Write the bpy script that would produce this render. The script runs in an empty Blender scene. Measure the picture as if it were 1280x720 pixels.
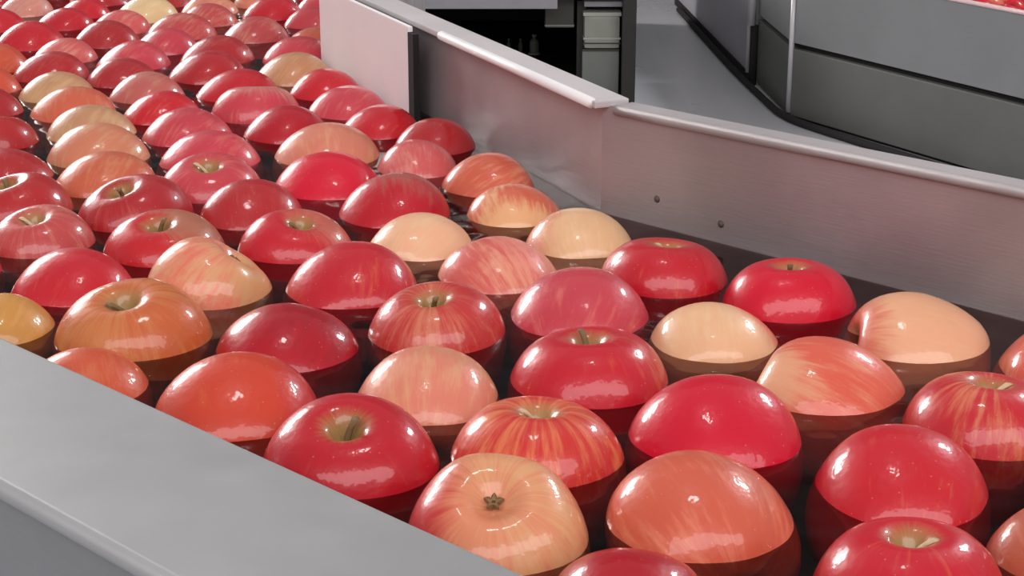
import bpy, bmesh, math, random
from mathutils import Vector, Quaternion, Matrix

PI = math.pi
scene = bpy.context.scene
COL = scene.collection

# ------------------------------------------------------------------ camera
cam_data = bpy.data.cameras.new('camera')
cam = bpy.data.objects.new('camera', cam_data); COL.objects.link(cam)
cam_data.sensor_width = 36.0
cam_data.lens = 2200 / 1280 * 36.0
cam_data.clip_start = 0.02
cam.location = (0, 0, 0.32)
cam.rotation_euler = (math.radians(90 - 18.6), 0, 0)
scene.camera = cam

# ------------------------------------------------------------------ world, lamps, exposure
scene.view_settings.view_transform = 'Standard'
scene.view_settings.look = 'None'
scene.view_settings.gamma = 1.0
scene.view_settings.use_curve_mapping = False
scene.view_settings.exposure = 0.0

world = bpy.data.worlds.new('hall_ambience'); scene.world = world
world.use_nodes = True
bg = world.node_tree.nodes['Background']
bg.inputs['Color'].default_value = (1.0, 0.95, 0.97, 1)
bg.inputs['Strength'].default_value = 0.36


def area_lamp(name, loc, aim, sx, sy, power, color=(1, 1, 1)):
    d = bpy.data.lights.new(name, 'AREA'); d.shape = 'RECTANGLE'; d.size = sx; d.size_y = sy
    d.energy = power; d.color = color
    o = bpy.data.objects.new(name, d); COL.objects.link(o)
    o.location = loc
    o.rotation_euler = (Vector(aim) - Vector(loc)).to_track_quat('-Z', 'Y').to_euler()
    return o


# daylight through the big window ahead on the left, and a skylight behind and above the viewer
area_lamp('window_daylight', (-4.6, 7.9, 2.35), (0, 1.0, 0.3), 2.6, 1.9, 420, (1.0, 0.95, 0.93))
area_lamp('roof_skylight', (0.4, -2.4, 2.9), (0, 1.1, 0), 8.0, 1.8, 190, (1.0, 0.94, 0.95))
area_lamp('ceiling_lamp', (-0.1, 1.1, 3.2), (-0.1, 1.1, 0), 0.3, 0.3, 9, (1.0, 0.97, 0.95))
area_lamp('aisle_fill', (3.6, 5.2, 2.8), (0.8, 5.4, -0.9), 1.2, 0.6, 120, (0.95, 0.97, 1.0))  # fill light added to brighten the floor, tanks and rack

# ------------------------------------------------------------------ helpers


def new_obj(name, bm, mat, parent=None, smooth=False, bevel=0.0):
    if bevel:
        bmesh.ops.bevel(bm, geom=[e for e in bm.edges], offset=bevel, segments=2, profile=0.7, affect='EDGES', clamp_overlap=True)
    bmesh.ops.recalc_face_normals(bm, faces=bm.faces)
    me = bpy.data.meshes.new(name); bm.to_mesh(me); bm.free()
    if mat: me.materials.append(mat)
    if smooth:
        me.polygons.foreach_set('use_smooth', [True] * len(me.polygons))
    o = bpy.data.objects.new(name, me); COL.objects.link(o)
    if parent: o.parent = parent
    return o


def thing(name, label, cat, loc=(0, 0, 0), group=None):
    o = bpy.data.objects.new(name, None); COL.objects.link(o); o.location = loc
    o.empty_display_size = 0.05
    return tag(o, label, cat, group)


def tag(o, label, cat, group=None, kind=None):
    o['label'] = label; o['category'] = cat
    if group: o['group'] = group
    if kind: o['kind'] = kind
    return o


def prism(bm, pts, z0, z1):
    lo = [bm.verts.new((x, y, z0)) for x, y in pts]
    hi = [bm.verts.new((x, y, z1)) for x, y in pts]
    n = len(pts)
    bm.faces.new(lo[::-1]); bm.faces.new(hi)
    for i in range(n):
        bm.faces.new((lo[i], lo[(i + 1) % n], hi[(i + 1) % n], hi[i]))


def boxm(bm, x0, x1, y0, y1, z0, z1):
    prism(bm, [(x0, y0), (x1, y0), (x1, y1), (x0, y1)], z0, z1)


def plate(name, p, q, z0, z1, thick, mat, parent=None, bevel=0.0, base=(0, 0, 0)):
    """upright sheet from p to q; thick > 0 grows to the right of p->q"""
    d = Vector((q[0] - p[0], q[1] - p[1])).normalized(); n = Vector((d.y, -d.x)) * thick
    bm = bmesh.new()
    pts = [(p[0] - base[0], p[1] - base[1]), (q[0] - base[0], q[1] - base[1]),
           (q[0] + n.x - base[0], q[1] + n.y - base[1]), (p[0] + n.x - base[0], p[1] + n.y - base[1])]
    prism(bm, pts, z0 - base[2], z1 - base[2])
    return new_obj(name, bm, mat, parent, bevel=bevel)


def cyl(bm, a, b, r0, r1, n=12, cap=True):
    a = Vector(a); b = Vector(b); ax = (b - a).normalized()
    u = ax.orthogonal().normalized(); v = ax.cross(u)
    A = [bm.verts.new(a + (u * math.cos(t) + v * math.sin(t)) * r0) for t in [2 * PI * i / n for i in range(n)]]
    B = [bm.verts.new(b + (u * math.cos(t) + v * math.sin(t)) * r1) for t in [2 * PI * i / n for i in range(n)]]
    for i in range(n):
        bm.faces.new((A[i], A[(i + 1) % n], B[(i + 1) % n], B[i]))
    if cap:
        bm.faces.new(A[::-1]); bm.faces.new(B)


def lathe(bm, prof, n=24, base=(0, 0, 0)):
    rings = []
    for r, z in prof:
        rings.append([bm.verts.new((base[0] + r * math.cos(2 * PI * i / n), base[1] + r * math.sin(2 * PI * i / n), base[2] + z)) for i in range(n)])
    for k in range(len(rings) - 1):
        for i in range(n):
            bm.faces.new((rings[k][i], rings[k][(i + 1) % n], rings[k + 1][(i + 1) % n], rings[k + 1][i]))
    bm.faces.new(rings[0][::-1]); bm.faces.new(rings[-1])


# ------------------------------------------------------------------ materials
class NT:
    def __init__(self, name):
        self.m = bpy.data.materials.new(name); self.m.use_nodes = True
        self.t = self.m.node_tree; self.t.nodes.clear()
        self.out = self.t.nodes.new('ShaderNodeOutputMaterial')

    def n(self, typ, **kw):
        nd = self.t.nodes.new(typ)
        for k, v in kw.items():
            if k.startswith('i_'):
                key = k[2:].replace('_', ' ')
                nd.inputs[int(key) if key.isdigit() else key].default_value = v
            else:
                setattr(nd, k, v)
        return nd

    def l(self, a, b): self.t.links.new(a, b)

    def math(self, op, a, b=None, c=None, clamp=False):
        nd = self.n('ShaderNodeMath', operation=op, use_clamp=clamp)
        for i, v in enumerate((a, b, c)):
            if v is None: continue
            if isinstance(v, (int, float)): nd.inputs[i].default_value = v
            else: self.l(v, nd.inputs[i])
        return nd.outputs[0]

    def mix(self, fac, a, b):
        nd = self.n('ShaderNodeMix', data_type='RGBA')
        for s, v in ((nd.inputs['Factor'], fac), (nd.inputs['A'], a), (nd.inputs['B'], b)):
            if isinstance(v, (int, float)): s.default_value = v
            elif isinstance(v, tuple): s.default_value = v if len(v) == 4 else (*v, 1)
            else: self.l(v, s)
        return nd.outputs['Result']

    def step(self, v, lo, hi):
        nd = self.n('ShaderNodeMapRange', interpolation_type='SMOOTHSTEP')
        self.l(v, nd.inputs['Value']); nd.inputs['From Min'].default_value = lo; nd.inputs['From Max'].default_value = hi
        return nd.outputs['Result']


def metal(name, col, rough=0.4, metallic=0.7, stain=0.12, brush=(1, 1, 14), scale=9, streak=0.0):
    k = NT(name)
    tc = k.n('ShaderNodeTexCoord'); mp = k.n('ShaderNodeMapping'); mp.inputs['Scale'].default_value = brush
    k.l(tc.outputs['Object'], mp.inputs['Vector'])
    big = k.n('ShaderNodeTexNoise', i_Scale=scale, i_Detail=4.0); k.l(tc.outputs['Object'], big.inputs['Vector'])
    fine = k.n('ShaderNodeTexNoise', i_Scale=scale * 6, i_Detail=3.0); k.l(mp.outputs['Vector'], fine.inputs['Vector'])
    p = k.n('ShaderNodeBsdfPrincipled', i_Metallic=metallic)
    dark = tuple(c * (1 - 2.2 * stain) for c in col)
    f = k.step(big.outputs['Fac'], 0.35, 0.7)
    k.l(k.mix(f, dark, col), p.inputs['Base Color'])
    k.l(k.math('MULTIPLY_ADD', fine.outputs['Fac'], 0.2, rough - 0.1), p.inputs['Roughness'])
    b = k.n('ShaderNodeBump', i_Strength=0.06, i_Distance=0.002); k.l(fine.outputs['Fac'], b.inputs['Height'])
    k.l(b.outputs['Normal'], p.inputs['Normal'])
    k.l(p.outputs['BSDF'], k.out.inputs['Surface'])
    return k.m


def plain(name, col, rough=0.6, metallic=0.0, var=0.1, scale=20):
    k = NT(name)
    tc = k.n('ShaderNodeTexCoord')
    nz = k.n('ShaderNodeTexNoise', i_Scale=scale, i_Detail=4.0); k.l(tc.outputs['Object'], nz.inputs['Vector'])
    p = k.n('ShaderNodeBsdfPrincipled', i_Metallic=metallic, i_Roughness=rough)
    k.l(k.mix(nz.outputs['Fac'], tuple(c * (1 - var) for c in col), tuple(min(1, c * (1 + var)) for c in col)), p.inputs['Base Color'])
    k.l(p.outputs['BSDF'], k.out.inputs['Surface'])
    return k.m


def apple_skin():
    k = NT('apple_skin')
    info = k.n('ShaderNodeObjectInfo'); tc = k.n('ShaderNodeTexCoord')
    ob = tc.outputs['Object']
    sep = k.n('ShaderNodeSeparateXYZ'); k.l(ob, sep.inputs[0])
    x, y, z = sep.outputs
    ang = k.math('ARCTAN2', y, x)
    rad = k.math('SQRT', k.math('ADD', k.math('MULTIPLY', x, x), k.math('MULTIPLY', y, y)))
    # streaks that run from stem to calyx
    ca = k.math('MULTIPLY', k.math('COSINE', ang), 5.0); sa = k.math('MULTIPLY', k.math('SINE', ang), 5.0)
    cmb = k.n('ShaderNodeCombineXYZ'); k.l(ca, cmb.inputs[0]); k.l(sa, cmb.inputs[1]); k.l(k.math('MULTIPLY', z, 1.1), cmb.inputs[2])
    off = k.n('ShaderNodeVectorMath', operation='ADD'); k.l(cmb.outputs[0], off.inputs[0])
    rnd = k.n('ShaderNodeCombineXYZ'); r50 = k.math('MULTIPLY', info.outputs['Random'], 50.0); k.l(r50, rnd.inputs[0]); k.l(r50, rnd.inputs[2])
    k.l(rnd.outputs[0], off.inputs[1])
    st = k.n('ShaderNodeTexNoise', i_Scale=1.7, i_Detail=5.0, i_Roughness=0.65); k.l(off.outputs[0], st.inputs['Vector'])
    off2 = k.n('ShaderNodeVectorMath', operation='ADD'); k.l(ob, off2.inputs[0]); k.l(rnd.outputs[0], off2.inputs[1])
    bl = k.n('ShaderNodeTexNoise', i_Scale=1.3, i_Detail=3.0); k.l(off2.outputs[0], bl.inputs['Vector'])
    second = k.n('ShaderNodeAttribute', attribute_type='OBJECT', attribute_name='second_color')
    amount = k.n('ShaderNodeAttribute', attribute_type='OBJECT', attribute_name='streaks')
    # streak + blotch mask, threshold slides with the amount
    v = k.math('ADD', k.math('MULTIPLY', st.outputs['Fac'], 0.55), k.math('MULTIPLY', bl.outputs['Fac'], 0.45))
    th = k.math('MULTIPLY_ADD', amount.outputs['Fac'], 0.36, -0.70)
    m = k.step(k.math('ADD', v, th), -0.07, 0.13)
    col = k.mix(m, info.outputs['Color'], second.outputs['Color'])
    # one big patch on a chosen side
    pd = k.n('ShaderNodeAttribute', attribute_type='OBJECT', attribute_name='patch_side')
    pc = k.n('ShaderNodeAttribute', attribute_type='OBJECT', attribute_name='patch_color')
    dot = k.n('ShaderNodeVectorMath', operation='DOT_PRODUCT'); k.l(ob, dot.inputs[0]); k.l(pd.outputs['Vector'], dot.inputs[1])
    pv = k.math('ADD', dot.outputs['Value'], k.math('MULTIPLY_ADD', v, 1.3, -0.65))
    col = k.mix(k.step(pv, 0.38, 0.85), col, pc.outputs['Color'])
    # russet, greenish hollow round the stem
    hol = k.math('MULTIPLY', k.step(k.math('MULTIPLY_ADD', st.outputs['Fac'], -0.22, k.math('SUBTRACT', 0.46, rad)), 0.0, 0.26), k.step(z, 0.3, 0.45))
    hs = k.n('ShaderNodeAttribute', attribute_type='OBJECT', attribute_name='hollow')
    col = k.mix(k.math('MULTIPLY', hol, hs.outputs['Fac']), col, (0.36, 0.22, 0.075))
    # pale lenticels
    vo = k.n('ShaderNodeTexVoronoi', i_Scale=9.0); k.l(ob, vo.inputs['Vector'])
    dots = k.math('MULTIPLY', k.math('LESS_THAN', vo.outputs['Distance'], 0.085), 0.22)
    col = k.mix(dots, col, (0.75, 0.45, 0.3))
    p = k.n('ShaderNodeBsdfPrincipled', i_Roughness=0.38, i_IOR=1.4)
    p.inputs['Coat Weight'].default_value = 0.5; p.inputs['Coat Roughness'].default_value = 0.08
    p.inputs['Subsurface Weight'].default_value = 0.0
    k.l(col, p.inputs['Base Color'])
    bn = k.n('ShaderNodeTexNoise', i_Scale=7.0, i_Detail=2.0); k.l(off2.outputs[0], bn.inputs['Vector'])
    b = k.n('ShaderNodeBump', i_Strength=0.03, i_Distance=0.03); k.l(bn.outputs['Fac'], b.inputs['Height'])
    k.l(b.outputs['Normal'], p.inputs['Normal']); k.l(b.outputs['Normal'], p.inputs['Coat Normal'])
    k.l(p.outputs['BSDF'], k.out.inputs['Surface'])
    return k.m


def water_mat():
    k = NT('flume_water')
    tc = k.n('ShaderNodeTexCoord')
    nz = k.n('ShaderNodeTexNoise', i_Scale=16.0, i_Detail=2.0); k.l(tc.outputs['Object'], nz.inputs['Vector'])
    b = k.n('ShaderNodeBump', i_Strength=0.3, i_Distance=0.012); k.l(nz.outputs['Fac'], b.inputs['Height'])
    fr = k.n('ShaderNodeFresnel', i_IOR=1.33); k.l(b.outputs['Normal'], fr.inputs['Normal'])
    tr = k.n('ShaderNodeBsdfTransparent', i_Color=(0.74, 0.48, 0.45, 1))
    gl = k.n('ShaderNodeBsdfGlossy', i_Roughness=0.05); k.l(b.outputs['Normal'], gl.inputs['Normal'])
    mx = k.n('ShaderNodeMixShader'); k.l(fr.outputs[0], mx.inputs[0]); k.l(tr.outputs[0], mx.inputs[1]); k.l(gl.outputs[0], mx.inputs[2])
    k.l(mx.outputs[0], k.out.inputs['Surface'])
    return k.m


def floor_mat():
    k = NT('wet_concrete')
    tc = k.n('ShaderNodeTexCoord')
    nz = k.n('ShaderNodeTexNoise', i_Scale=2.5, i_Detail=6.0); k.l(tc.outputs['Object'], nz.inputs['Vector'])
    mp = k.n('ShaderNodeMapping'); mp.inputs['Scale'].default_value = (9, 0.5, 1); k.l(tc.outputs['Object'], mp.inputs['Vector'])
    s = k.n('ShaderNodeTexNoise', i_Scale=2.2, i_Detail=4.0); k.l(mp.outputs['Vector'], s.inputs['Vector'])  # streaks in the colour stand for reflections on the wet floor
    p = k.n('ShaderNodeBsdfPrincipled', i_Roughness=0.4)
    k.l(k.mix(k.math('MULTIPLY_ADD', s.outputs['Fac'], 0.7, k.math('MULTIPLY', nz.outputs['Fac'], 0.3)), (0.46, 0.475, 0.49), (0.62, 0.63, 0.66)), p.inputs['Base Color'])
    k.l(k.math('MULTIPLY_ADD', nz.outputs['Fac'], 0.5, 0.1), p.inputs['Roughness'])
    k.l(p.outputs['BSDF'], k.out.inputs['Surface'])
    return k.m


def pane_mat():
    k = NT('lit_window_pane')
    e = k.n('ShaderNodeEmission', i_Color=(1, 0.97, 0.94, 1), i_Strength=9.0)
    k.l(e.outputs[0], k.out.inputs['Surface'])
    return k.m


M_STEEL = metal('brushed_steel', (0.50, 0.46, 0.465), rough=0.5, metallic=0.6, stain=0.10)
M_RIM = metal('rim_steel', (0.37, 0.378, 0.38), rough=0.5, metallic=0.25, stain=0.05)
M_LIP = metal('folded_lip_steel', (0.62, 0.59, 0.585), rough=0.62, metallic=0.2, stain=0.06)
M_ROLL = metal('rolled_lip_steel', (0.46, 0.43, 0.43), rough=0.6, metallic=0.3, stain=0.06)
M_SKIRT = metal('skirt_steel', (0.30, 0.31, 0.32), rough=0.5, metallic=0.3, stain=0.08)
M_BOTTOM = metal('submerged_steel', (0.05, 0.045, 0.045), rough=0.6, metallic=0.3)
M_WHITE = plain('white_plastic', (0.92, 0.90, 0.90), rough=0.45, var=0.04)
M_SKIN = apple_skin()
M_STEM = plain('woody_stem', (0.20, 0.12, 0.05), rough=0.8, var=0.3)
M_STEM_PALE = plain('pale_stem', (0.62, 0.45, 0.28), rough=0.7, var=0.2)
M_CALYX = plain('dried_calyx', (0.24, 0.14, 0.06), rough=0.9, var=0.3)
M_WATER = water_mat()
M_FLOOR = floor_mat()
M_WALL = plain('painted_wall', (0.13, 0.13, 0.135), rough=0.8, var=0.08, scale=2)
M_TANK_UP = metal('tank_grey_upper_lit', (0.23, 0.235, 0.24), rough=0.5, metallic=0.2, stain=0.05, scale=3)  # lighter grey holds the surroundings reflected on the upper tier
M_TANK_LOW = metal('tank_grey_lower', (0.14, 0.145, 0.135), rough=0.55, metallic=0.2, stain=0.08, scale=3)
M_TANK_EDGE = metal('tank_bright_edge', (0.62, 0.62, 0.63), rough=0.4, metallic=0.3, stain=0.03)
M_TANK_SIDE = metal('tank_grey_side_lit', (0.46, 0.45, 0.49), rough=0.5, metallic=0.2, stain=0.05, scale=3)  # window light on the left-facing side put into a paler grey
M_PINKRIM = plain('pinkish_rim', (0.80, 0.55, 0.55), rough=0.4, var=0.05)
M_BLACK = plain('black_rubber_and_shade', (0.012, 0.010, 0.011), rough=0.9, var=0.2)  # hose rubber; the same black also paints the slot's shade
M_DARK = plain('dark_painted_steel', (0.018, 0.018, 0.014), rough=0.55, var=0.2)
M_OLIVE = plain('olive_dark_steel', (0.050, 0.048, 0.036), rough=0.6, var=0.15)
M_RACKGREY = plain('rack_grey_beam', (0.30, 0.29, 0.31), rough=0.5, var=0.1)
M_TUB = plain('pale_green_grey_plastic', (0.32, 0.33, 0.28), rough=0.5, var=0.15)
M_CARTON = plain('greenish_grey_carton', (0.21, 0.225, 0.20), rough=0.7, var=0.08)
M_PALE = plain('pale_plastic', (0.45, 0.45, 0.40), rough=0.45, var=0.1)
M_WETSPOT = plain('dark_stain', (0.10, 0.075, 0.06), rough=0.6, var=0.3)

# ------------------------------------------------------------------ setting: floor, back wall, window
FZ = -0.9
bm = bmesh.new(); boxm(bm, -9, 9, -4, 10, FZ - 0.1, FZ)
new_obj('floor', bm, M_FLOOR)['kind'] = 'structure'
WX0, WX1, WZ0, WZ1 = -6.2, -3.0, 1.35, 3.35
bm = bmesh.new()
boxm(bm, -9, WX0, 8.0, 8.15, FZ, 5); boxm(bm, WX1, 9, 8.0, 8.15, FZ, 5)
boxm(bm, WX0, WX1, 8.0, 8.15, FZ, WZ0); boxm(bm, WX0, WX1, 8.0, 8.15, WZ1, 5)
new_obj('wall_back', bm, M_WALL)['kind'] = 'structure'
bm = bmesh.new()
for a, b in ((WX0, WX0 + .06), (WX1 - .06, WX1), ((WX0 + WX1) / 2 - .03, (WX0 + WX1) / 2 + .03)):
    boxm(bm, a, b, 8.02, 8.10, WZ0, WZ1)
boxm(bm, WX0, WX1, 8.02, 8.10, WZ0, WZ0 + .06); boxm(bm, WX0, WX1, 8.02, 8.10, WZ1 - .06, WZ1)
win = new_obj('window_1', bm, M_PALE); win['kind'] = 'structure'
bm = bmesh.new(); boxm(bm, WX0, WX1, 8.11, 8.12, WZ0, WZ1)
new_obj('pane', bm, pane_mat(), win)

# ------------------------------------------------------------------ the flume
def along(ang, off, t):
    a = math.radians(ang)
    return (math.sin(a) * off + math.cos(a) * t, math.cos(a) * off - math.sin(a) * t)


A2, A1 = 44.0, 66.0              # headings of the long walls and of the inclined wall
ZR, ZL, ZB = 0.074, 0.040, -0.22  # right wall top, left rim top, bottom
off2, off1 = 0.8362, 0.5030        # distance of the two right-hand walls from the origin
_d = math.sin(math.radians(A2 - A1))
BEND = ((off2 * math.cos(math.radians(A1)) - off1 * math.cos(math.radians(A2))) / _d,
        (math.sin(math.radians(A2)) * off1 - math.sin(math.radians(A1)) * off2) / _d)
tB = BEND[0] * math.cos(math.radians(A2)) - BEND[1] * math.sin(math.radians(A2))
tB1 = BEND[0] * math.cos(math.radians(A1)) - BEND[1] * math.sin(math.radians(A1))
GATE_OFF, GATE_T0 = 0.4900, -1.293
flume = thing('washing_flume', 'long bent steel water flume carrying the crowd of apples', 'flume', (0, 0, FZ))
FB = (0, 0, FZ)


def fl(name, p, q, z0, z1, thick, mat, bevel=0.0):
    return plate(name, p, q, z0, z1, thick, mat, flume, bevel, FB)


T_FAR, T_NEAR = -2.9, 0.35
fl('left_wall', along(A2, 0.384, T_FAR), along(A2, 0.384, T_NEAR), ZB, ZL - 0.003, 0.003, M_RIM)
fl('left_flange', along(A2, 0.3835, T_FAR), along(A2, 0.3835, T_NEAR), ZL - 0.004, ZL, 0.0815, M_RIM, 0.0012)
fl('left_skirt', along(A2, 0.305, T_FAR), along(A2, 0.305, T_NEAR), -0.11, ZL - 0.0045, 0.003, M_SKIRT)
bm = bmesh.new()
hem0, hem1 = along(A2, 0.3025, T_FAR), along(A2, 0.3025, T_NEAR)
cyl(bm, (hem0[0], hem0[1], ZL - 0.004 - FZ), (hem1[0], hem1[1], ZL - 0.004 - FZ), 0.004, 0.004, 10)
new_obj('flange_hem', bm, M_RIM, flume, smooth=True)
# right long wall and its lip
q2 = along(A2, off2, tB + 1.1)
rw = fl('right_wall', q2, BEND, ZB, ZR - 0.002, 0.003, M_STEEL)
fl('right_lip', along(A2, off2 + 0.0, tB + 1.1), along(A2, off2 + 0.0, tB + 0.012), ZR - 0.004, ZR - 0.001, 0.015, M_ROLL, 0.001)
bm = bmesh.new()
a, b = along(A2, off2 - 0.0005, tB + 0.012), along(A2, off2 - 0.0005, tB + 1.1)
cyl(bm, (a[0], a[1], ZR - 0.004 - FZ), (b[0], b[1], ZR - 0.004 - FZ), 0.0034, 0.0034, 12)
new_obj('lip_roll', bm, M_ROLL, flume, smooth=True)
# inclined wall and its folded lip
p1 = along(A1, off1, tB1 - 0.56)
iw = fl('inclined_wall', BEND, p1, ZB, ZR - 0.002, 0.003, M_STEEL)
fl('inclined_lip', along(A1, off1 - 0.0085, tB1 + 0.006), along(A1, off1 - 0.0085, tB1 - 0.53), ZR - 0.003, ZR + 0.0015, 0.0245, M_LIP, 0.001)
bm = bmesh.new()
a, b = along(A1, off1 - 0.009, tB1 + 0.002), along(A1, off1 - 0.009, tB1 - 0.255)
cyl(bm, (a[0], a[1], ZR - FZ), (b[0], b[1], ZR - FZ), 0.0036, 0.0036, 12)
new_obj('lip_fold', bm, M_WHITE, flume, smooth=True)  # highlight along the fold put in as white colour
# rivet heads on the long wall
for px_t, z in ((0.047, 0.018), (0.098, 0.012)):
    c = along(A2, off2, tB + px_t); nrm = Vector((-math.sin(math.radians(A2)), -math.cos(math.radians(A2)), 0))
    bm = bmesh.new(); c3 = Vector((c[0], c[1], z - FZ)); cyl(bm, c3, c3 + nrm * 0.0012, 0.0024, 0.0014, 10)
    new_obj('rivet', bm, M_WETSPOT, flume, smooth=True)
# pool wall that runs away behind the gate, far wall, floor plate
ge = along(A1, GATE_OFF, GATE_T0 - 0.226)
fl('pool_wall', (ge[0] + 0.016, ge[1] + .004), (ge[0] + 0.022, 3.0), ZB, ZR - 0.01, -0.003, M_STEEL)
fl('end_wall', (ge[0] + 0.022, 3.0), (-2.3, 3.0), ZB, ZR, -0.003, M_STEEL)
lf, ln = along(A2, 0.384, T_FAR), along(A2, 0.384, T_NEAR)
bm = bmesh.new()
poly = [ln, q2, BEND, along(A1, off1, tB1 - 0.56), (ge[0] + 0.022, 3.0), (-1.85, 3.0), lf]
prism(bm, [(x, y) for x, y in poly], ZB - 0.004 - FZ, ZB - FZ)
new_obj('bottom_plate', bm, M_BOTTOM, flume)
for t in (-1.9, -1.2, -0.6, 0.1):
    c = along(A2, 0.44, t); bm = bmesh.new(); boxm(bm, c[0] - .025, c[0] + .025, c[1] - .025, c[1] + .025, 0, ZB - 0.004 - FZ)
    new_obj('leg', bm, M_SKIRT, flume)
for off, t in ((0.78, -0.3), (0.78, 0.2)):
    c = along(A2, off, t); bm = bmesh.new(); boxm(bm, c[0] - .025, c[0] + .025, c[1] - .025, c[1] + .025, 0, ZB - 0.004 - FZ)
    new_obj('leg', bm, M_SKIRT, flume)
# water sheet
ins = 0.0
bm = bmesh.new()
vs = [bm.verts.new((x, y, 0)) for x, y in [along(A2, 0.3845, T_NEAR), along(A2, off2 - .0005, tB + 1.1), (BEND[0] - .0005, BEND[1] - .0005),
      along(A1, off1 - .0005, tB1 - 0.55), (ge[0] + 0.020, 2.998), (-1.85, 2.998), along(A2, 0.3845, T_FAR)]]
bm.faces.new(vs)
tag(new_obj('water', bm, M_WATER), 'dark rippled water between the apples in the flume', 'water', kind='stuff')

# the white gate standing in front of the slot
g0, g1 = along(A1, GATE_OFF, GATE_T0), along(A1, GATE_OFF, GATE_T0 - 0.226)
gate = thing('sluice_gate', 'white upright gate panel at the far end of the inclined flume wall', 'gate', (g0[0], g0[1], ZB))
plate('panel', g0, g1, ZB, 0.073, -0.004, M_WHITE, gate, 0.0008, (g0[0], g0[1], ZB))
plate('slot_shade', (g0[0] + .0006, g0[1] - .001), (along(A1, GATE_OFF, GATE_T0 + 0.013)), ZB, 0.069, 0.005, M_BLACK, gate, 0, (g0[0], g0[1], ZB))  # black strip added to stand for the shade inside the slot

# ------------------------------------------------------------------ apples
PROFILE = [(0, .50), (.05, .51), (.095, .58), (.16, .70), (.24, .775), (.36, .815), (.50, .795), (.66, .715), (.81, .57), (.92, .38), (.98, .19), (1.0, 0.0),
           (.975, -.25), (.91, -.48), (.80, -.68), (.66, -.81), (.50, -.885), (.36, -.895), (.24, -.84), (.14, -.77), (.06, -.735), (0, -.73)]


def smooth_profile(pts, sub=2):
    out = []
    for i in range(len(pts) - 1):
        p0, p1, p2, p3 = pts[max(i - 1, 0)], pts[i], pts[i + 1], pts[min(i + 2, len(pts) - 1)]
        for s in range(sub):
            t = s / sub
            out.append(tuple(0.5 * (2 * p1[k] + (p2[k] - p0[k]) * t + (2 * p0[k] - 5 * p1[k] + 4 * p2[k] - p3[k]) * t * t + (3 * p1[k] - p0[k] - 3 * p2[k] + p3[k]) * t ** 3) for k in (0, 1)))
    out.append(pts[-1])
    return out


def apple_mesh(seed, tall=1.0, squash=1.0, n=40):
    rng = random.Random(seed)
    prof = smooth_profile(PROFILE)
    ph = [rng.uniform(0, 2 * PI) for _ in range(4)]
    lob = rng.uniform(0.008, 0.02); skew = rng.uniform(0.01, 0.05)
    bm = bmesh.new(); rings = []
    top = bm.verts.new((0, 0, prof[0][1] * tall)); bot = bm.verts.new((0, 0, prof[-1][1] * tall))
    for r, z in prof[1:-1]:
        ring = []
        low = max(0.0, -z)
        for i in range(n):
            a = 2 * PI * i / n
            f = 1 + lob * (0.5 + low) * math.cos(5 * a + ph[0]) + 0.02 * math.cos(2 * a + ph[1]) + 0.012 * math.cos(3 * a + ph[2] + z * 1.5)
            zz = z * tall + skew * r * math.cos(a + ph[3]) * (1 if z > 0 else 0.5) + 0.012 * r * math.cos(5 * a + ph[0] + PI) * (1 if z < -.6 else 0)
            ring.append(bm.verts.new((squash * r * f * math.cos(a), r * f * math.sin(a), zz)))
        rings.append(ring)
    for i in range(n):
        bm.faces.new((top, rings[0][i], rings[0][(i + 1) % n])); bm.faces.new((bot, rings[-1][(i + 1) % n], rings[-1][i]))
        for k in range(len(rings) - 1):
            bm.faces.new((rings[k][i], rings[k + 1][i], rings[k + 1][(i + 1) % n], rings[k][(i + 1) % n]))
    k = 1.01 / max(v.co.length for v in bm.verts)
    for v in bm.verts: v.co *= k
    bmesh.ops.recalc_face_normals(bm, faces=bm.faces)
    me = bpy.data.meshes.new('apple'); bm.to_mesh(me); bm.free()
    me.materials.append(M_SKIN); me.polygons.foreach_set('use_smooth', [True] * len(me.polygons))
    return me


UPRIGHT = [apple_mesh(11 + s, 0.92 + 0.03 * (s % 3)) for s in range(4)]
LYING = [apple_mesh(31 + s, 0.98 + 0.03 * (s % 3), 0.82 + 0.015 * (s % 4)) for s in range(6)]     # a little flat on two sides, as many apples are


def stem_mesh(mat, length, seed):
    rng = random.Random(seed); bm = bmesh.new(); n = 8; rings = []
    bend = rng.uniform(0.1, 0.22); az = rng.uniform(0, 2 * PI)
    for s in range(6):
        t = s / 5; r = 0.045 - 0.014 * t + (0.03 * max(0, t - .75) * 4) * .5
        c = Vector((bend * t * t * math.cos(az), bend * t * t * math.sin(az), 0.44 + length * t))
        rings.append([bm.verts.new(c + Vector((r * math.cos(2 * PI * i / n), r * math.sin(2 * PI * i / n), 0))) for i in range(n)])
    for k in range(5):
        for i in range(n): bm.faces.new((rings[k][i], rings[k][(i + 1) % n], rings[k + 1][(i + 1) % n], rings[k + 1][i]))
    bm.faces.new(rings[0][::-1]); bm.faces.new(rings[-1])
    me = bpy.data.meshes.new('stem'); bm.to_mesh(me); bm.free(); me.materials.append(mat)
    me.polygons.foreach_set('use_smooth', [True] * len(me.polygons))
    return me


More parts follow.
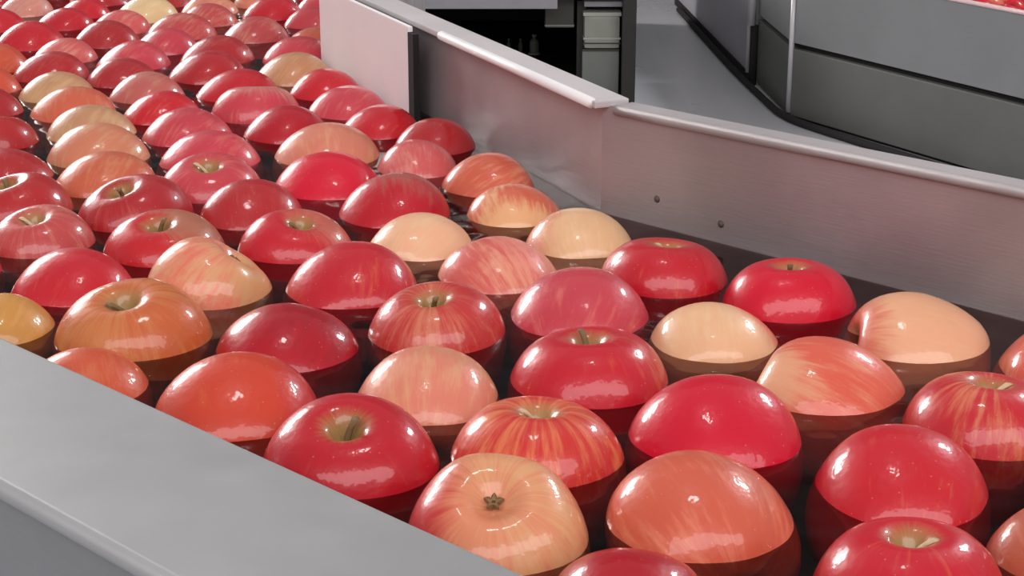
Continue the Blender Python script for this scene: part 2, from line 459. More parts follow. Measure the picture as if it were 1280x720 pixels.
def calyx_mesh():
    bm = bmesh.new()
    for k in range(5):
        a = 2 * PI * k / 5; d = Vector((math.cos(a), math.sin(a), 0)); s = Vector((-d.y, d.x, 0))
        p = [d * .02 + s * .03, d * .02 - s * .03, d * .06 - s * .025, d * .11 + Vector((0, 0, -.02)), d * .06 + s * .025]
        lo = [bm.verts.new(v + Vector((0, 0, -.70))) for v in p]; hi = [bm.verts.new(v + Vector((0, 0, -.735 - .03 * (i in (2, 4))))) for i, v in enumerate(p)]
        bm.faces.new(lo); bm.faces.new(hi[::-1])
        for i in range(5): bm.faces.new((lo[i], lo[(i + 1) % 5], hi[(i + 1) % 5], hi[i]))
    bmesh.ops.recalc_face_normals(bm, faces=bm.faces)
    me = bpy.data.meshes.new('calyx'); bm.to_mesh(me); bm.free(); me.materials.append(M_CALYX)
    return me


STEMS = [stem_mesh(M_STEM, 0.34, 1), stem_mesh(M_STEM_PALE, 0.30, 2), stem_mesh(M_STEM, 0.26, 5)]
CALYX = calyx_mesh()

# skin: (main colour, second colour, streak amount)
YEL = (0.70, 0.36, 0.12)
SKINS = {
    'R': ((0.55, 0.008, 0.02), (0.62, 0.09, 0.05), 0.25),
    'R2': ((0.52, 0.015, 0.025), (0.66, 0.2, 0.1), 0.4),
    'R3': ((0.42, 0.014, 0.018), (0.5, 0.07, 0.05), 0.35),
    'RO': ((0.6, 0.03, 0.022), (0.72, 0.2, 0.08), 0.5),
    'RT': ((0.52, 0.03, 0.03), (0.62, 0.18, 0.1), 0.45),
    'RT2': ((0.5, 0.012, 0.018), (0.5, 0.12, 0.06), 0.3),
    'C': ((0.62, 0.001, 0.022), (0.6, 0.04, 0.05), 0.12),
    'C2': ((0.46, 0.004, 0.014), (0.5, 0.04, 0.03), 0.15),
    'C3': ((0.66, 0.002, 0.025), (0.7, 0.04, 0.06), 0.05),
    'D': ((0.4, 0.0005, 0.01), (0.44, 0.01, 0.015), 0.12),
    'P': ((0.58, 0.045, 0.065), (0.66, 0.14, 0.12), 0.35),
    'P2': ((0.5, 0.06, 0.06), (0.6, 0.2, 0.14), 0.45),
    'P3': ((0.6, 0.1, 0.1), (0.7, 0.25, 0.2), 0.45),
    'K': ((0.66, 0.11, 0.065), (0.74, 0.26, 0.14), 0.45),
    'K1': ((0.64, 0.1, 0.055), (0.72, 0.2, 0.11), 0.45),
    'K2': ((0.46, 0.09, 0.05), (0.55, 0.16, 0.09), 0.45),
    'KE': ((0.66, 0.11, 0.09), (0.78, 0.32, 0.2), 0.55),
    'KE2': ((0.66, 0.14, 0.08), (0.8, 0.4, 0.2), 0.5),
    'S': ((0.7, 0.2, 0.13), (0.72, 0.32, 0.18), 0.55),
    'S2': ((0.7, 0.2, 0.12), (0.7, 0.36, 0.18), 0.6),
    'S3': ((0.62, 0.25, 0.2), (0.68, 0.36, 0.3), 0.5),
    'O': ((0.58, 0.05, 0.018), (0.62, 0.11, 0.03), 0.35),
    'O2': ((0.56, 0.11, 0.03), (0.58, 0.2, 0.06), 0.55),
    'O3': ((0.58, 0.08, 0.035), (0.6, 0.16, 0.06), 0.4),
    'O4': ((0.58, 0.11, 0.055), (0.62, 0.21, 0.1), 0.5),
    'T': ((0.55, 0.25, 0.13), (0.6, 0.36, 0.18), 0.55),
    'T2': ((0.6, 0.22, 0.11), (0.62, 0.36, 0.18), 0.5),
    'T3': ((0.5, 0.12, 0.09), (0.5, 0.22, 0.14), 0.5),
    'E': ((0.8, 0.46, 0.25), (0.82, 0.52, 0.3), 0.45),
    'E2': ((0.78, 0.42, 0.23), (0.82, 0.48, 0.27), 0.45),
    'Y': ((0.6, 0.26, 0.06), (0.66, 0.32, 0.1), 0.5),
    'Y2': ((0.8, 0.58, 0.27), (0.82, 0.62, 0.35), 0.5),
    'B': ((0.68, 0.24, 0.12), (0.72, 0.36, 0.17), 0.6),
}
PATCHES = {   # apple number: (world side, colour)
    0: ((-1, -0.15, 0.25), (0.55, 0.03, 0.03)),
    3: ((0.6, 0.2, 0.5), (0.42, 0.004, 0.012)),
    10: ((1, 0.1, 0.1), (0.52, 0.02, 0.02)),
    13: ((-1, -0.2, 0.3), (0.74, 0.36, 0.2)),
    17: ((-1, -0.1, 0.15), (0.66, 0.13, 0.08)),
    22: ((0.5, 0, 1), (0.33, 0.001, 0.01)),
    36: ((0.5, 0.1, 0.9), (0.42, 0.14, 0.08)),
    29: ((0.5, 0.2, 0.7), (0.78, 0.26, 0.2)),  # highlight at upper right painted as a pale patch
    32: ((0.1, -1, 0.35), (0.8, 0.42, 0.2)),
    30: ((-1, 0.1, 0.15), (0.72, 0.22, 0.14)),
    16: ((1, 0.5, 0.3), (0.75, 0.25, 0.15)),
    34: ((0.2, 0.4, 1), (0.42, 0.1, 0.08)),
    27: ((1, 0, 0.4), (0.66, 0.34, 0.15)),
    65: ((0, 0.3, 1), (0.6, 0.25, 0.2)),
    35: ((0.6, 0.2, 0.7), (0.52, 0.12, 0.08)),
    11: ((0.3, 0.6, 0.6), (0.64, 0.34, 0.17)),
}
# x, y, radius, skin, kind (u stem up, c calyx up, s lying on its side), tilt, azimuth, label
APPLES = [
    (-0.0062, 0.6411, 0.0394, 'B', 'c', 24, 265, 'peach apple with red left flank, touching the near rim at bottom centre'),
    (0.0774, 0.6546, 0.0430, 'K1', 's', 75, 110, 'large coral apple with whitish left shoulder, bottom centre right'),
    (0.1501, 0.5946, 0.0400, 'R', 'u', 4, 90, 'red apple cut by bottom edge with pale bare stem cavity'),
    (0.0424, 0.5812, 0.0346, 'D', 's', 80, 200, 'dark red apple mostly below the bottom edge, under the large coral one'),
    (0.0962, 0.5457, 0.0335, 'K', 's', 80, 20, 'small coral apple just peeping over the bottom edge of frame'),
    (0.1653, 0.6835, 0.0430, 'R', 's', 70, 80, 'big smooth red apple in front of the red apple with green stem hollow'),
    (0.2203, 0.6225, 0.0363, 'K2', 's', 60, 120, 'brownish red apple cut by right edge near the bottom corner'),
    (0.0920, 0.7384, 0.0430, 'C', 's', 65, 100, 'bright crimson apple with tiny white glints, behind the large coral apple'),
    (0.0106, 0.7197, 0.0415, 'RO', 'u', 6, 70, 'red-orange streaked apple with short stem in a greenish cavity'),
    (-0.0714, 0.7098, 0.0420, 'C2', 'u', 16, 265, 'deep red apple with tan stem hollow, second along the near rim'),
    (-0.1299, 0.7702, 0.0430, 'O', 's', 70, 100, 'glossy orange-red apple touching the near rim, left of the deep red one'),
    (-0.0412, 0.7868, 0.0406, 'S', 's', 75, 90, 'salmon apple between orange-red rim apple and red one with brown stem hollow'),
    (0.0380, 0.8112, 0.0430, 'R', 'u', 5, 100, 'red apple with brown stem hollow in the middle of the foreground'),
    (0.1516, 0.7992, 0.0430, 'K', 's', 70, 160, 'coral apple with pale left end, between two cream apples and crimson one'),
    (0.2179, 0.7494, 0.0409, 'R2', 'u', 8, 60, 'red apple with greenish stem hollow at the right edge'),
    (0.2819, 0.8233, 0.0416, 'K', 's', 70, 30, 'coral apple cut by right edge beside the long wall'),
    (0.1064, 0.8655, 0.0381, 'E', 's', 80, 90, 'plain cream apple in front of the crimson apple by the long wall'),
    (0.2104, 0.8669, 0.0430, 'E2', 's', 75, 180, 'large cream apple with reddish left end against the long wall'),
    (0.1538, 0.9261, 0.0396, 'C', 'u', 4, 80, 'crimson apple with dimpled top floating next to the long wall'),
    (0.0882, 0.9703, 0.0402, 'R', 'u', 6, 60, 'red apple with small stem dent near the bend of the long wall'),
    (0.0366, 0.9050, 0.0430, 'P', 's', 75, 80, 'smooth rosy pink apple behind the red one with brown stem hollow'),
    (-0.0401, 0.8776, 0.0393, 'RT', 'u', 10, 250, 'red apple with wide tan top, behind the salmon apple'),
    (-0.1171, 0.8536, 0.0422, 'D', 's', 70, 80, 'darkest crimson apple, just behind the orange-red rim apple'),
    (-0.1999, 0.8728, 0.0430, 'O2', 'u', 14, 250, 'orange apple with a deep hollow, beside the near rim on the left'),
    (-0.2082, 0.7976, 0.0335, 'O3', 's', 70, 110, 'reddish orange apple half hidden by the near rim at left'),
    (-0.2747, 0.8843, 0.0335, 'Y', 's', 80, 90, 'yellow apple cut by left edge right above the near rim'),
    (-0.2499, 0.9522, 0.0395, 'R', 's', 70, 70, 'smooth red apple at left, above the orange apple with deep hollow'),
    (-0.1731, 0.9485, 0.0381, 'S2', 'c', 35, 20, 'peach-salmon apple with a slight dimple, right of smooth red left apple'),
    (-0.0917, 0.9509, 0.0421, 'R', 's', 72, 100, 'plain red apple directly behind the darkest crimson apple'),
    (-0.0074, 0.9750, 0.0406, 'KE', 's', 70, 120, 'coral pink apple with pale painted highlight, behind the red one with tan top'),
    (0.0420, 1.0387, 0.0370, 'E', 's', 75, 100, 'cream apple next to the bend, with pinkish left tip'),
    (-0.0561, 1.0321, 0.0352, 'E', 's', 80, 60, 'cream apple in mid pool with dark speck on its left tip'),
    (0.0016, 1.1019, 0.0351, 'KE2', 's', 70, 100, 'orange-pink apple with pale yellow front, next to the inclined wall'),
    (-0.0156, 1.1738, 0.0365, 'K', 's', 70, 30, 'coral apple touching the inclined wall, above orange-pink one'),
    (-0.0773, 1.1044, 0.0410, 'C2', 's', 70, 100, 'deep red apple with greyish top directly behind the mid pool cream one'),
    (-0.1322, 1.0286, 0.0372, 'R', 'u', 14, 310, 'red apple with shiny stem hollow, left of the mid pool cream one'),
    (-0.2115, 1.0249, 0.0398, 'RT2', 'u', 14, 250, 'red apple with brownish top patch and dark hollow, behind the peach-salmon one'),
    (-0.2901, 1.0376, 0.0352, 'P2', 'u', 12, 240, 'dull rosy apple with broad hollow, behind the smooth red left apple'),
    (-0.1262, 1.1715, 0.0430, 'C3', 's', 70, 100, 'vivid crimson apple behind the deep red one with greyish top'),
    (-0.2449, 1.0960, 0.0395, 'R3', 'u', 18, 225, 'red apple with wide open hollow, behind the one with brownish patch'),
    (-0.1683, 1.0973, 0.0373, 'R3', 's', 60, 100, 'dull red apple behind and left of red one with shiny stem hollow'),
    (-0.0677, 1.2192, 0.0335, 'P3', 's', 70, 100, 'rosy apple with a peaked outline beside the vivid crimson one'),
    (-0.1359, 1.2553, 0.0421, 'S', 's', 70, 100, 'salmon apple directly behind the vivid crimson apple'),
    (-0.2059, 1.1623, 0.0383, 'P', 'u', 14, 270, 'rosy apple with rippled wet top, left of the vivid crimson one'),
    (-0.2820, 1.1753, 0.0398, 'O4', 's', 70, 80, 'orange apple at front of the column of tan and orange apples'),
    (-0.3238, 1.1107, 0.0380, 'R3', 'u', 14, 200, 'red apple with hollow at left, left of the wide open hollow one'),
    (-0.3547, 1.1960, 0.0366, 'R3', 's', 70, 100, 'red apple at left edge beside the orange column front'),
    (-0.2184, 1.2405, 0.0417, 'P', 's', 70, 60, 'rosy crimson apple behind the rippled wet one'),
    (-0.3015, 1.2512, 0.0395, 'T2', 's', 70, 60, 'tan-orange apple second from the front of the orange column'),
    (-0.3240, 1.3239, 0.0376, 'T', 's', 70, 80, 'olive tan apple third from the front of the orange column'),
    (-0.3558, 1.3927, 0.0391, 'O4', 's', 70, 100, 'brown-orange apple fourth from the front of the orange column'),
    (-0.3848, 1.4622, 0.0371, 'T', 's', 70, 60, 'pale tan apple at the back end of the orange column'),
    (-0.2484, 1.3148, 0.0393, 'P', 's', 70, 60, 'rosy apple behind the rosy crimson one, right of olive tan one'),
    (-0.2812, 1.3840, 0.0369, 'R', 's', 70, 60, 'red apple right of the brown-orange apple in upper left pool'),
    (-0.3070, 1.4580, 0.0353, 'T3', 's', 70, 60, 'brownish pink apple right of the pale tan one'),
    (-0.3415, 1.5189, 0.0351, 'R3', 's', 70, 60, 'dark red apple behind the brownish pink one'),
    (-0.3474, 1.5930, 0.0398, 'P', 's', 70, 60, 'rose red apple two behind the brownish pink one'),
    (-0.3313, 1.6661, 0.0358, 'P', 's', 70, 60, 'rose apple in front of the dusky rose one near the top'),
    (-0.3288, 1.7402, 0.0392, 'P2', 's', 70, 60, 'dusky rose apple between the cream yellow and peach far apples'),
    (-0.3838, 1.8392, 0.0393, 'Y2', 's', 70, 60, 'cream yellow apple at the top edge, the palest far one'),
    (-0.3226, 1.8773, 0.0335, 'S', 's', 70, 60, 'peach apple at top edge right of the cream yellow one'),
    (-0.2535, 1.7282, 0.0379, 'P2', 's', 70, 60, 'dusky red apple with round glint, right of dusky rose one'),
    (-0.2733, 1.6192, 0.0396, 'R3', 's', 70, 60, 'dark red apple in front of the dusky red one with round glint'),
    (-0.2704, 1.5402, 0.0403, 'R3', 's', 70, 60, 'dark red apple left of the tan apple near the gate'),
    (-0.2326, 1.4651, 0.0401, 'R', 's', 70, 60, 'red apple in front of the dark red one left of tan gate apple'),
    (-0.2068, 1.3914, 0.0388, 'P', 'u', 14, 90, 'pinkish red apple with streaky pale top, behind the crimson strip apple'),
    (-0.1734, 1.3241, 0.0371, 'C2', 's', 70, 60, 'dark crimson apple directly behind the salmon apple'),
    (-0.1920, 1.5328, 0.0395, 'T', 's', 70, 60, 'tan apple nearest to the left end of the white gate'),
    (-0.1921, 1.6850, 0.0335, 'O4', 's', 70, 60, 'brown-red apple behind the tan one at gate end'),
    (-0.2037, 1.7987, 0.0335, 'P', 's', 70, 60, 'small rosy apple beside the gate end at upper edge'),
    (-0.2033, 1.9014, 0.0335, 'P', 's', 70, 60, 'red apple at the very top edge beside the gate end'),
    (-0.2532, 1.8511, 0.0376, 'R', 's', 70, 60, 'red apple at top edge left of the gate end'),
    (-0.1576, 1.4689, 0.0339, 'R', 's', 70, 60, 'red apple against the foot of the white gate'),
    (-0.1322, 1.4030, 0.0376, 'P', 's', 70, 60, 'pinkish apple in front of the red one at gate foot'),
    (-0.1022, 1.3367, 0.0361, 'R', 's', 70, 60, 'red apple in front of the slot between gate and inclined wall'),
    (-0.0576, 1.2844, 0.0335, 'R3', 's', 70, 60, 'dull red apple squeezed against the inclined wall beside the slot'),
    (-0.4093, 1.5407, 0.0369, 'R3', 's', 70, 60, 'dark red apple directly behind the pale tan one'),
    (-0.4148, 1.6198, 0.0335, 'P3', 's', 70, 60, 'pink apple two behind the pale tan one'),
    (-0.3931, 1.6998, 0.0354, 'R3', 's', 70, 60, 'dark red apple left of the rose one near the top'),
    (-0.3951, 1.7680, 0.0335, 'P3', 's', 70, 60, 'small pink apple just left of the dusky rose far one'),
    (-0.4535, 1.8575, 0.0335, 'R', 's', 70, 60, 'red apple left of the cream yellow one at top edge'),
    (-0.5181, 1.8725, 0.0335, 'S3', 's', 70, 60, 'greyish pink apple at the top left corner'),
    (-0.5227, 1.7802, 0.0335, 'R', 's', 70, 60, 'red apple in front of the greyish pink corner apple'),
    (-0.4656, 1.6877, 0.0387, 'R', 's', 70, 60, 'second red apple in front of the greyish pink corner apple'),
    (-0.4700, 1.5784, 0.0354, 'O3', 's', 70, 60, 'orange-red apple cut by left edge, left of the dark red and pink ones'),
    (-0.4535, 1.4838, 0.0357, 'O3', 's', 70, 60, 'orange-red apple cut by left edge, left of the pale tan one'),
    (-0.4299, 1.3973, 0.0359, 'R3', 's', 70, 60, 'dark red apple at left edge beside the brown-orange one'),
    (-0.3919, 1.2970, 0.0363, 'R3', 'u', 14, 90, 'brownish red apple with white glint at left edge beside olive tan one'),
    (-0.4573, 1.7913, 0.0335, 'R', 's', 70, 60, 'red apple between the corner red one and cream yellow group'),
    (-0.1966, 1.6143, 0.0380, 'P', 's', 70, 60, 'rosy apple peeking up right behind the tan apple at the gate end'),
    (-0.3128, 1.8110, 0.0341, 'P2', 's', 70, 60, 'dusky red apple just in front of the peach one at top edge'),
]
GROUP = 'apples floating in the flume'
SUBMERGE = 0.25


def add_apple(i, x, y, r, skin, kind, tilt, az, label, group):
    rng = random.Random(900 + i)
    t, a = math.radians(tilt), math.radians(az)
    axis = Vector((math.cos(a) * math.sin(t), math.sin(a) * math.sin(t), math.cos(t)))
    base = Vector((0, 0, -1)) if kind == 'c' else Vector((0, 0, 1))
    if kind == 's':      # a lying apple settles on its flat side
        up = Vector((0, 0, 1)); fx = (up - axis * up.dot(axis)).normalized() * rng.choice((-1, 1))
        rot = Matrix((fx, axis.cross(fx), axis)).transposed().to_quaternion() @ Quaternion((0, 0, 1), rng.uniform(-.3, .3))
        body = LYING[i % len(LYING)]
    else:
        rot = base.rotation_difference(axis) @ Quaternion((0, 0, 1), rng.uniform(0, 2 * PI))
        body = UPRIGHT[i % len(UPRIGHT)]
    o = bpy.data.objects.new('apple', body); COL.objects.link(o)
    o.rotation_mode = 'QUATERNION'; o.rotation_quaternion = rot
    o.location = (x, y, -(SUBMERGE + rng.uniform(-.04, .04) - (0.05 if kind != 's' else 0)) * r); o.scale = (r, r, r)
    m, s, amt = SKINS[skin]
    j = [rng.uniform(0.93, 1.07) for _ in range(3)]
    o.color = (min(1, m[0] * j[0]), m[1] * j[1], m[2] * j[2], 1)
    o['second_color'] = [float(c) for c in s]; o['streaks'] = float(amt)
    o['hollow'] = 1.0 if kind == 'u' else 0.5
    if i in PATCHES:
        side, pc = PATCHES[i]
        loc = rot.inverted() @ Vector(side).normalized()
        o['patch_side'] = [loc.x, loc.y, loc.z]; o['patch_color'] = [float(c) for c in pc]
    else:
        o['patch_side'] = [0.0, 0.0, 0.0]; o['patch_color'] = [0.0, 0.0, 0.0]
    tag(o, label, 'apple', group)
    if kind == 'u' and y < 1.7:
        ch = bpy.data.objects.new('stem', STEMS[1 if i in (2, 8, 14) else i % 3]); COL.objects.link(ch); ch.parent = o
    if kind == 'c':
        ch = bpy.data.objects.new('calyx', CALYX); COL.objects.link(ch); ch.parent = o
    return o


for i, (x, y, r, skin, kind, tilt, az, label) in enumerate(APPLES):
    add_apple(i, x, y, r, skin, kind, tilt, az, label, GROUP)
# the crowd carries on past the frame
BEYOND = [
    (-0.3347, 0.9803, 0.0382), (-0.6710, 1.5270, 0.0364), (-0.7681, 2.0647, 0.0371), (-0.5021, 2.0618, 0.0366), (0.2778, 0.4551, 0.0384),
    (0.3252, 0.6848, 0.0384), (-0.8950, 2.1239, 0.0374), (-0.6288, 1.8889, 0.0379), (-0.6677, 2.0407, 0.0360), (-0.5961, 1.7337, 0.0353),
    (-0.5548, 1.3443, 0.0390), (0.4091, 0.7138, 0.0376), (0.3200, 0.6131, 0.0342), (-0.3762, 1.9981, 0.0368), (-0.5262, 1.2711, 0.0361),
    (-0.3052, 2.0065, 0.0354), (-0.6989, 1.9372, 0.0368), (-0.2354, 2.0420, 0.0379), (-0.7695, 2.1354, 0.0343), (-0.5329, 1.6123, 0.0369),
    (-0.4918, 1.1014, 0.0358), (-0.6718, 1.7534, 0.0362), (-0.7175, 1.6857, 0.0347), (-0.6389, 2.1069, 0.0368), (-0.4491, 1.1685, 0.0377),
    (-0.3204, 2.0895, 0.0384), (-0.6070, 1.4176, 0.0347), (-0.8580, 2.0097, 0.0349), (-0.4248, 2.0827, 0.0373), (0.2105, 0.4200, 0.0383),
    (-0.5213, 1.4131, 0.0383), (-0.6136, 1.5703, 0.0362), (-0.6969, 1.6202, 0.0346), (0.2803, 0.5542, 0.0351), (-0.4480, 1.0411, 0.0387),
    (0.4010, 0.6390, 0.0383), (-0.7662, 1.9117, 0.0359), (0.2063, 0.5094, 0.0366), (-0.4540, 1.9402, 0.0380), (-0.4371, 1.2409, 0.0365),
    (-0.6481, 1.6867, 0.0354), (-0.7278, 1.8198, 0.0352), (-0.5665, 2.1576, 0.0347), (-0.5970, 1.6408, 0.0340), (-0.5121, 1.9883, 0.0382),
    (-0.5436, 1.5121, 0.0376), (-0.5814, 2.0161, 0.0372), (-0.6999, 2.1472, 0.0371), (-0.3772, 2.1413, 0.0390), (-0.5143, 1.2011, 0.0357),
    (-0.5644, 1.9380, 0.0351), (0.1239, 0.4713, 0.0348), (-0.2395, 2.1343, 0.0342), (-0.2127, 1.9709, 0.0374), (-0.7290, 2.0033, 0.0365),
    (-0.4682, 1.3365, 0.0348), (-0.5841, 1.8276, 0.0387), (-0.6118, 1.4872, 0.0357), (-0.2722, 1.9226, 0.0350), (-0.4103, 1.1048, 0.0360),
    (-0.4801, 2.1315, 0.0372), (-0.3662, 1.0500, 0.0350), (-0.3822, 1.9266, 0.0357), (-0.3062, 2.1614, 0.0356), (0.3493, 0.5515, 0.0347),
    (-0.7980, 1.7997, 0.0379), (-0.8545, 1.9313, 0.0388), (-0.4449, 2.0144, 0.0346), (-0.4074, 0.9802, 0.0352), (0.3422, 0.7573, 0.0369),
    (-0.6581, 1.8227, 0.0352), (-0.7434, 1.7509, 0.0361), (-0.8382, 2.0791, 0.0352), (-0.5415, 1.6860, 0.0380), (-0.3369, 0.9089, 0.0341),
    (-0.7958, 1.9767, 0.0362), (0.2533, 0.6840, 0.0343), (-0.5693, 2.0876, 0.0361), (-0.8200, 1.8677, 0.0343), (-0.6309, 1.9625, 0.0365),
    (-0.8334, 2.1606, 0.0351), (-0.9114, 2.0539, 0.0351),
]
for i, (x, y, r) in enumerate(BEYOND):
    add_apple(300 + i, x, y, r, ('R', 'P', 'R3', 'O4', 'S', 'C2')[i % 6], 's', 70, 60 + 37 * i % 90,
              'red or rosy apple of the crowd, drifting just outside the frame', 'apples past the edge of the frame')

# ------------------------------------------------------------------ grey tanks with apples behind
def dirv(deg): return Vector((math.cos(math.radians(deg)), math.sin(math.radians(deg))))


K = Vector((0.8405, 5.244))                      # near corner on the floor
dr, dl = dirv(-58.5), dirv(94.0)
R1 = K + dr * 2.2; L1 = K + dl * 0.50
ZT, ZS = -0.447, -0.672


def tank_shell(parent, pts, z0, z1, base, name, mat):
    bm = bmesh.new(); prism(bm, [(p.x - base[0], p.y - base[1]) for p in pts], z0 - base[2], z1 - base[2])
    return new_obj(name, bm, mat, parent, bevel=0.004)


tb = (K.x, K.y, FZ)
tank = thing('holding_tank', 'low grey two-tier tank with bright corner edge, filled with apples, upper right', 'tank', tb)
n_r = Vector((-dr.y, dr.x)); n_l = Vector((dl.y, -dl.x))
if n_r.dot(Vector((1, 1))) < 0: n_r = -n_r
if n_l.x < 0: n_l = -n_l


def inset(d):
    """tank outline moved inwards by d"""
    # intersection of the two inset faces gives the inner corner
    a = K + n_r * d; b = K + n_l * d
    den = dr.x * dl.y - dr.y * dl.x
    s = ((b - a).x * dl.y - (b - a).y * dl.x) / den
    c = a + dr * s
    back = dirv(31.5) * 1.1
    return c, R1 + n_r * d, R1 + back, L1 + n_l * d + Vector((1.6, 0.35)), L1 + n_l * d - dl * d


c0, r0, rb0, lb0, l0 = inset(0.0)
ring = [c0, r0, rb0, lb0, l0]
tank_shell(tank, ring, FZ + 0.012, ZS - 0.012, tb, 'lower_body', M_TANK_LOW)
c1, r1, rb1, lb1, l1 = inset(0.018)
tank_shell(tank, [c1, r1, rb1, lb1, l1], ZS - 0.012, ZS + 0.006, tb, 'seam_band', M_BLACK)
tank_shell(tank, [c1, r1, rb1, lb1, l1], FZ, FZ + 0.012, tb, 'foot_strip', M_BLACK)  # black strip round the foot of the tank
# upper body: four walls round an open top
bm = bmesh.new()
W = 0.02
cin, rin, rbin, lbin, lin = inset(W)
cen = (c0 + r0 + rb0 + lb0) / 4
inner = [cin, rin + (cen - rin).normalized() * W, rb0 + (cen - rb0).normalized() * W * 1.4, lb0 + (cen - lb0).normalized() * W * 1.4, lin - dl * W]
for k in range(5):
    o0, o1, i1, i0 = ring[k], ring[(k + 1) % 5], inner[(k + 1) % 5], inner[k]
    prism(bm, [(p.x - tb[0], p.y - tb[1]) for p in (o0, o1, i1, i0)], ZS + 0.006 - tb[2], ZT - tb[2])
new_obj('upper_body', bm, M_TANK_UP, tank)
bm = bmesh.new(); prism(bm, [(p.x - tb[0], p.y - tb[1]) for p in inner], ZT - 0.075 - tb[2], ZT - 0.065 - tb[2])
new_obj('false_bottom', bm, M_TANK_LOW, tank)
bm = bmesh.new()
a, b = c0, r0
cyl(bm, (a.x - tb[0], a.y - tb[1], ZT - tb[2]), (b.x - tb[0], b.y - tb[1], ZT - tb[2]), 0.006, 0.006, 10)
new_obj('rim_bead', bm, M_PINKRIM, tank, smooth=True)
bm = bmesh.new()
cyl(bm, (c0.x - tb[0], c0.y - tb[1], FZ + .02 - tb[2]), (c0.x - tb[0], c0.y - tb[1], ZT - tb[2]), 0.0085, 0.0085, 12)
new_obj('corner_edge', bm, M_TANK_EDGE, tank, smooth=True)
bm = bmesh.new()
lp = L1 - dl * 0.01
cyl(bm, (lp.x - tb[0] - .012, lp.y - tb[1], 0), (lp.x - tb[0] - .012, lp.y - tb[1], ZS - .03 - tb[2]), 0.013, 0.013, 12)
new_obj('corner_post', bm, M_BLACK, tank, smooth=True)
bm = bmesh.new()
cyl(bm, (lp.x - tb[0] - .022, lp.y - tb[1], ZS - .03 - tb[2]), (lp.x - tb[0] - .022, lp.y - tb[1], ZT - tb[2]), 0.013, 0.013, 12)
new_obj('post_sleeve', bm, M_TANK_EDGE, tank, smooth=True)

# second tank right behind the first
q0 = L1 + dl * 0.05 + n_l * -0.012; q1 = q0 + dl * 1.55
tank2 = thing('holding_tank', 'plain pale grey tank side behind the two-tier tank', 'tank', (q0.x, q0.y, FZ))
bm = bmesh.new(); prism(bm, [(p.x - q0.x, p.y - q0.y) for p in (q0, q0 + Vector((1.4, .1)), q1 + Vector((1.4, .1)), q1)], 0.015, ZT - FZ)
new_obj('body', bm, M_TANK_SIDE, tank2, bevel=0.004)
bm = bmesh.new(); prism(bm, [(p.x - q0.x, p.y - q0.y) for p in (q0 - n_l * .004, q0 + Vector((1.4, .1)), q1 + Vector((1.4, .1)), q1 - n_l * .004)], 0, 0.03)
new_obj('foot_strip', bm, M_BLACK, tank2)  # black strip along the foot
bm = bmesh.new(); cyl(bm, (-.004, 0, .03), (-.004, 0, ZT - FZ), .009, .009, 10)
new_obj('corner_edge', bm, M_TANK_EDGE, tank2, smooth=True)

# black hose lying along the foot of the tanks
hp = [K + dl * 1.9 + Vector((-.03, 0)), K + dl * 1.2 + Vector((-.035, 0)), K + dl * 0.7 + Vector((-.04, 0)), K + dl * 0.2 + Vector((-.03, 0)), K + Vector((-.02, -.03)),
      K + dr * .2 + Vector((-.03, -.05)), K + dr * .6 + Vector((-.03, -.06)), K + dr * 1.3 + Vector((-.04, -.05))]
cu = bpy.data.curves.new('hose_path', 'CURVE'); cu.dimensions = '3D'; cu.bevel_depth = 0.011; cu.bevel_resolution = 3
sp = cu.splines.new('NURBS'); sp.points.add(len(hp) - 1); sp.use_endpoint_u = True; sp.order_u = 3
for k, p in enumerate(hp): sp.points[k].co = (p.x, p.y, FZ + .012, 1)
tmp = bpy.data.objects.new('tmp_hose', cu); COL.objects.link(tmp)
dg = bpy.context.evaluated_depsgraph_get()
me = bpy.data.meshes.new_from_object(tmp.evaluated_get(dg)); bpy.data.objects.remove(tmp)
me.materials.clear(); me.materials.append(M_BLACK); me.polygons.foreach_set('use_smooth', [True] * len(me.polygons))
hose = bpy.data.objects.new('hose', me); COL.objects.link(hose)
tag(hose, 'thin black hose lying on the floor along the foot of the grey tanks', 'hose')

# apples in the tank, the red strip above the rim
TA = []
rng = random.Random(3)
for row in range(3):
    for k in range(8):
        s = 0.35 + k * 0.085 + (row % 2) * 0.042
        p = K + dr * s + n_r * (0.066 + row * 0.074)
        TA.append((p.x, p.y, 0.036 + rng.uniform(-.002, .0015)))
for i, (x, y, r) in enumerate(TA):
    o = add_apple(500 + i, x, y, r, ('R', 'C', 'R3', 'K')[i % 4], 's', 70, 50 * i % 360, 'bright red apple in the grey tank at the top right corner', 'apples in the grey tank')
    o.location.z = ZT - 0.065 + r * 0.99

# ------------------------------------------------------------------ dark rack behind the inclined wall
RX0, RX1, RY0, RY1 = -0.75, 0.385, 5.42, 6.9
rb = (0.0, RY0, FZ)
rack = thing('storage_rack', 'dark open storage rack standing behind the inclined wall', 'rack', rb)


def rk(name, x0, x1, y0, y1, z0, z1, mat, bevel=0.0):
    bm = bmesh.new(); boxm(bm, x0 - rb[0], x1 - rb[0], y0 - rb[1], y1 - rb[1], z0 - rb[2], z1 - rb[2])
    return new_obj(name, bm, mat, rack, bevel=bevel)


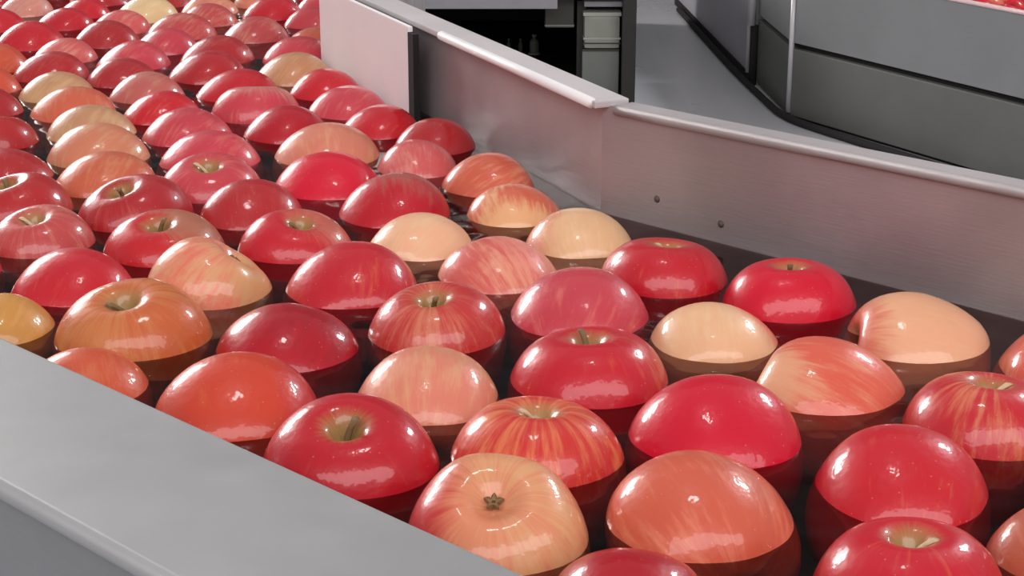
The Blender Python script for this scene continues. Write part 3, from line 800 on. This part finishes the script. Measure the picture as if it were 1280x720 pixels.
rk('base_plate', RX0, RX1, RY0 + .01, RY1, FZ, FZ + 0.012, M_DARK)
rk('back_panel', RX0, RX1, RY1 - .02, RY1, FZ + .012, -0.40, M_DARK)
rk('side_panel', RX1 - .02, RX1, RY0 + .05, RY1 - .02, FZ + .012, -0.40, M_DARK)
rk('side_panel', RX0, RX0 + .02, RY0 + .05, RY1 - .02, FZ + .012, -0.40, M_DARK)
rk('post', RX1 - 0.042, RX1, RY0, RY0 + .045, FZ + .012, -0.40, M_DARK, 0.003)
rk('post', RX0, RX0 + .042, RY0, RY0 + .045, FZ + .012, -0.40, M_DARK, 0.003)
rk('post', 0.205, 0.235, RY0 + .12, RY0 + .15, FZ + .012, -0.59, M_DARK, 0.003)
rk('shelf', RX0 + .02, RX1 - .02, RY0 + .05, RY1 - .02, -0.575, -0.56, M_DARK)
rk('front_beam', RX0 + .042, 0.14, RY0 - .006, RY0 + .03, -0.595, -0.555, M_RACKGREY, 0.003)
rk('top_panel', RX0, RX1, RY0, RY1, -0.40, -0.385, M_DARK)


def put(name, label, cat, x0, x1, y0, y1, z0, z1, mat, bevel=0.004):
    bm = bmesh.new(); cx, cy = (x0 + x1) / 2, (y0 + y1) / 2
    boxm(bm, x0 - cx, x1 - cx, y0 - cy, y1 - cy, 0, z1 - z0)
    t = thing(name, label, cat, (cx, cy, z0))
    o = new_obj('body', bm, mat, t, bevel=bevel)
    return t, cx, cy


BZ = FZ + 0.012
t, cx, cy = put('storage_box', 'plain greenish grey box at the bottom right of the dark rack', 'box', 0.222, 0.338, 5.50, 5.66, BZ, BZ + .150, M_CARTON)
bm = bmesh.new(); boxm(bm, -.0585, .0585, -.081, .081, .144, .1515); new_obj('lid', bm, M_OLIVE, t, bevel=.001)
t, cx, cy = put('plastic_tub', 'pale ribbed tub with a whitish rim standing on the greenish grey box', 'tub', 0.226, 0.340, 5.50, 5.65, BZ + .152, BZ + .262, M_TUB, 0.016)
bm = bmesh.new(); boxm(bm, -.059, .059, -.077, .077, .030, .036); new_obj('rib', bm, M_PALE, t, bevel=.002)
bm = bmesh.new(); boxm(bm, -.059, .059, -.077, .077, .016, .020); new_obj('rib', bm, M_OLIVE, t, bevel=.001)
bm = bmesh.new(); boxm(bm, -.060, .060, -.078, .078, .104, .116); new_obj('rim', bm, M_PALE, t, bevel=.003)
t, cx, cy = put('shallow_tray', 'dim grey tray above the pale tub in the dark rack', 'tray', 0.226, 0.345, 5.50, 5.68, BZ + .285, BZ + .305, M_RACKGREY)
bm = bmesh.new(); boxm(bm, -.062, .062, -.092, .092, .017, .022); new_obj('rim', bm, M_OLIVE, t, bevel=.001)
t, cx, cy = put('motor_box', 'dull olive box hanging under the rack shelf left of the pale tub', 'box', 0.105, 0.195, 5.53, 5.66, -0.674, -0.576, M_OLIVE)
bm = bmesh.new(); boxm(bm, -.0465, .0465, -.067, .067, .004, .010); new_obj('bottom_flange', bm, M_CARTON, t, bevel=.001)
for k, (bx, rr, hh, lab) in enumerate(((-0.012, .007, .055, 'slimmest bottle of three, left, deep in the dark rack'), (0.030, .008, .055, 'slim grey bottle in the middle of three in the dark rack'),
                                       (0.079, .017, .070, 'widest pale bottle, right of three, deep in the dark rack'))):
    t = thing('bottle', lab, 'bottle', (bx, 6.2, BZ), 'bottles in the dark rack')
    bm = bmesh.new(); lathe(bm, [(rr, 0), (rr, hh * .6), (rr * .8, hh * .72), (rr * .4, hh * .8), (rr * .4, hh * .9)], 16)
    new_obj('body', bm, M_CARTON if k < 2 else M_TUB, t, smooth=True)
    bm = bmesh.new(); lathe(bm, [(rr * .5, hh * .88), (rr * .5, hh)], 12); new_obj('cap', bm, M_PALE, t)
    bm = bmesh.new(); lathe(bm, [(rr * 1.25, 0), (rr * 1.25, hh * .07)], 16); new_obj('foot_ring', bm, M_PALE, t)
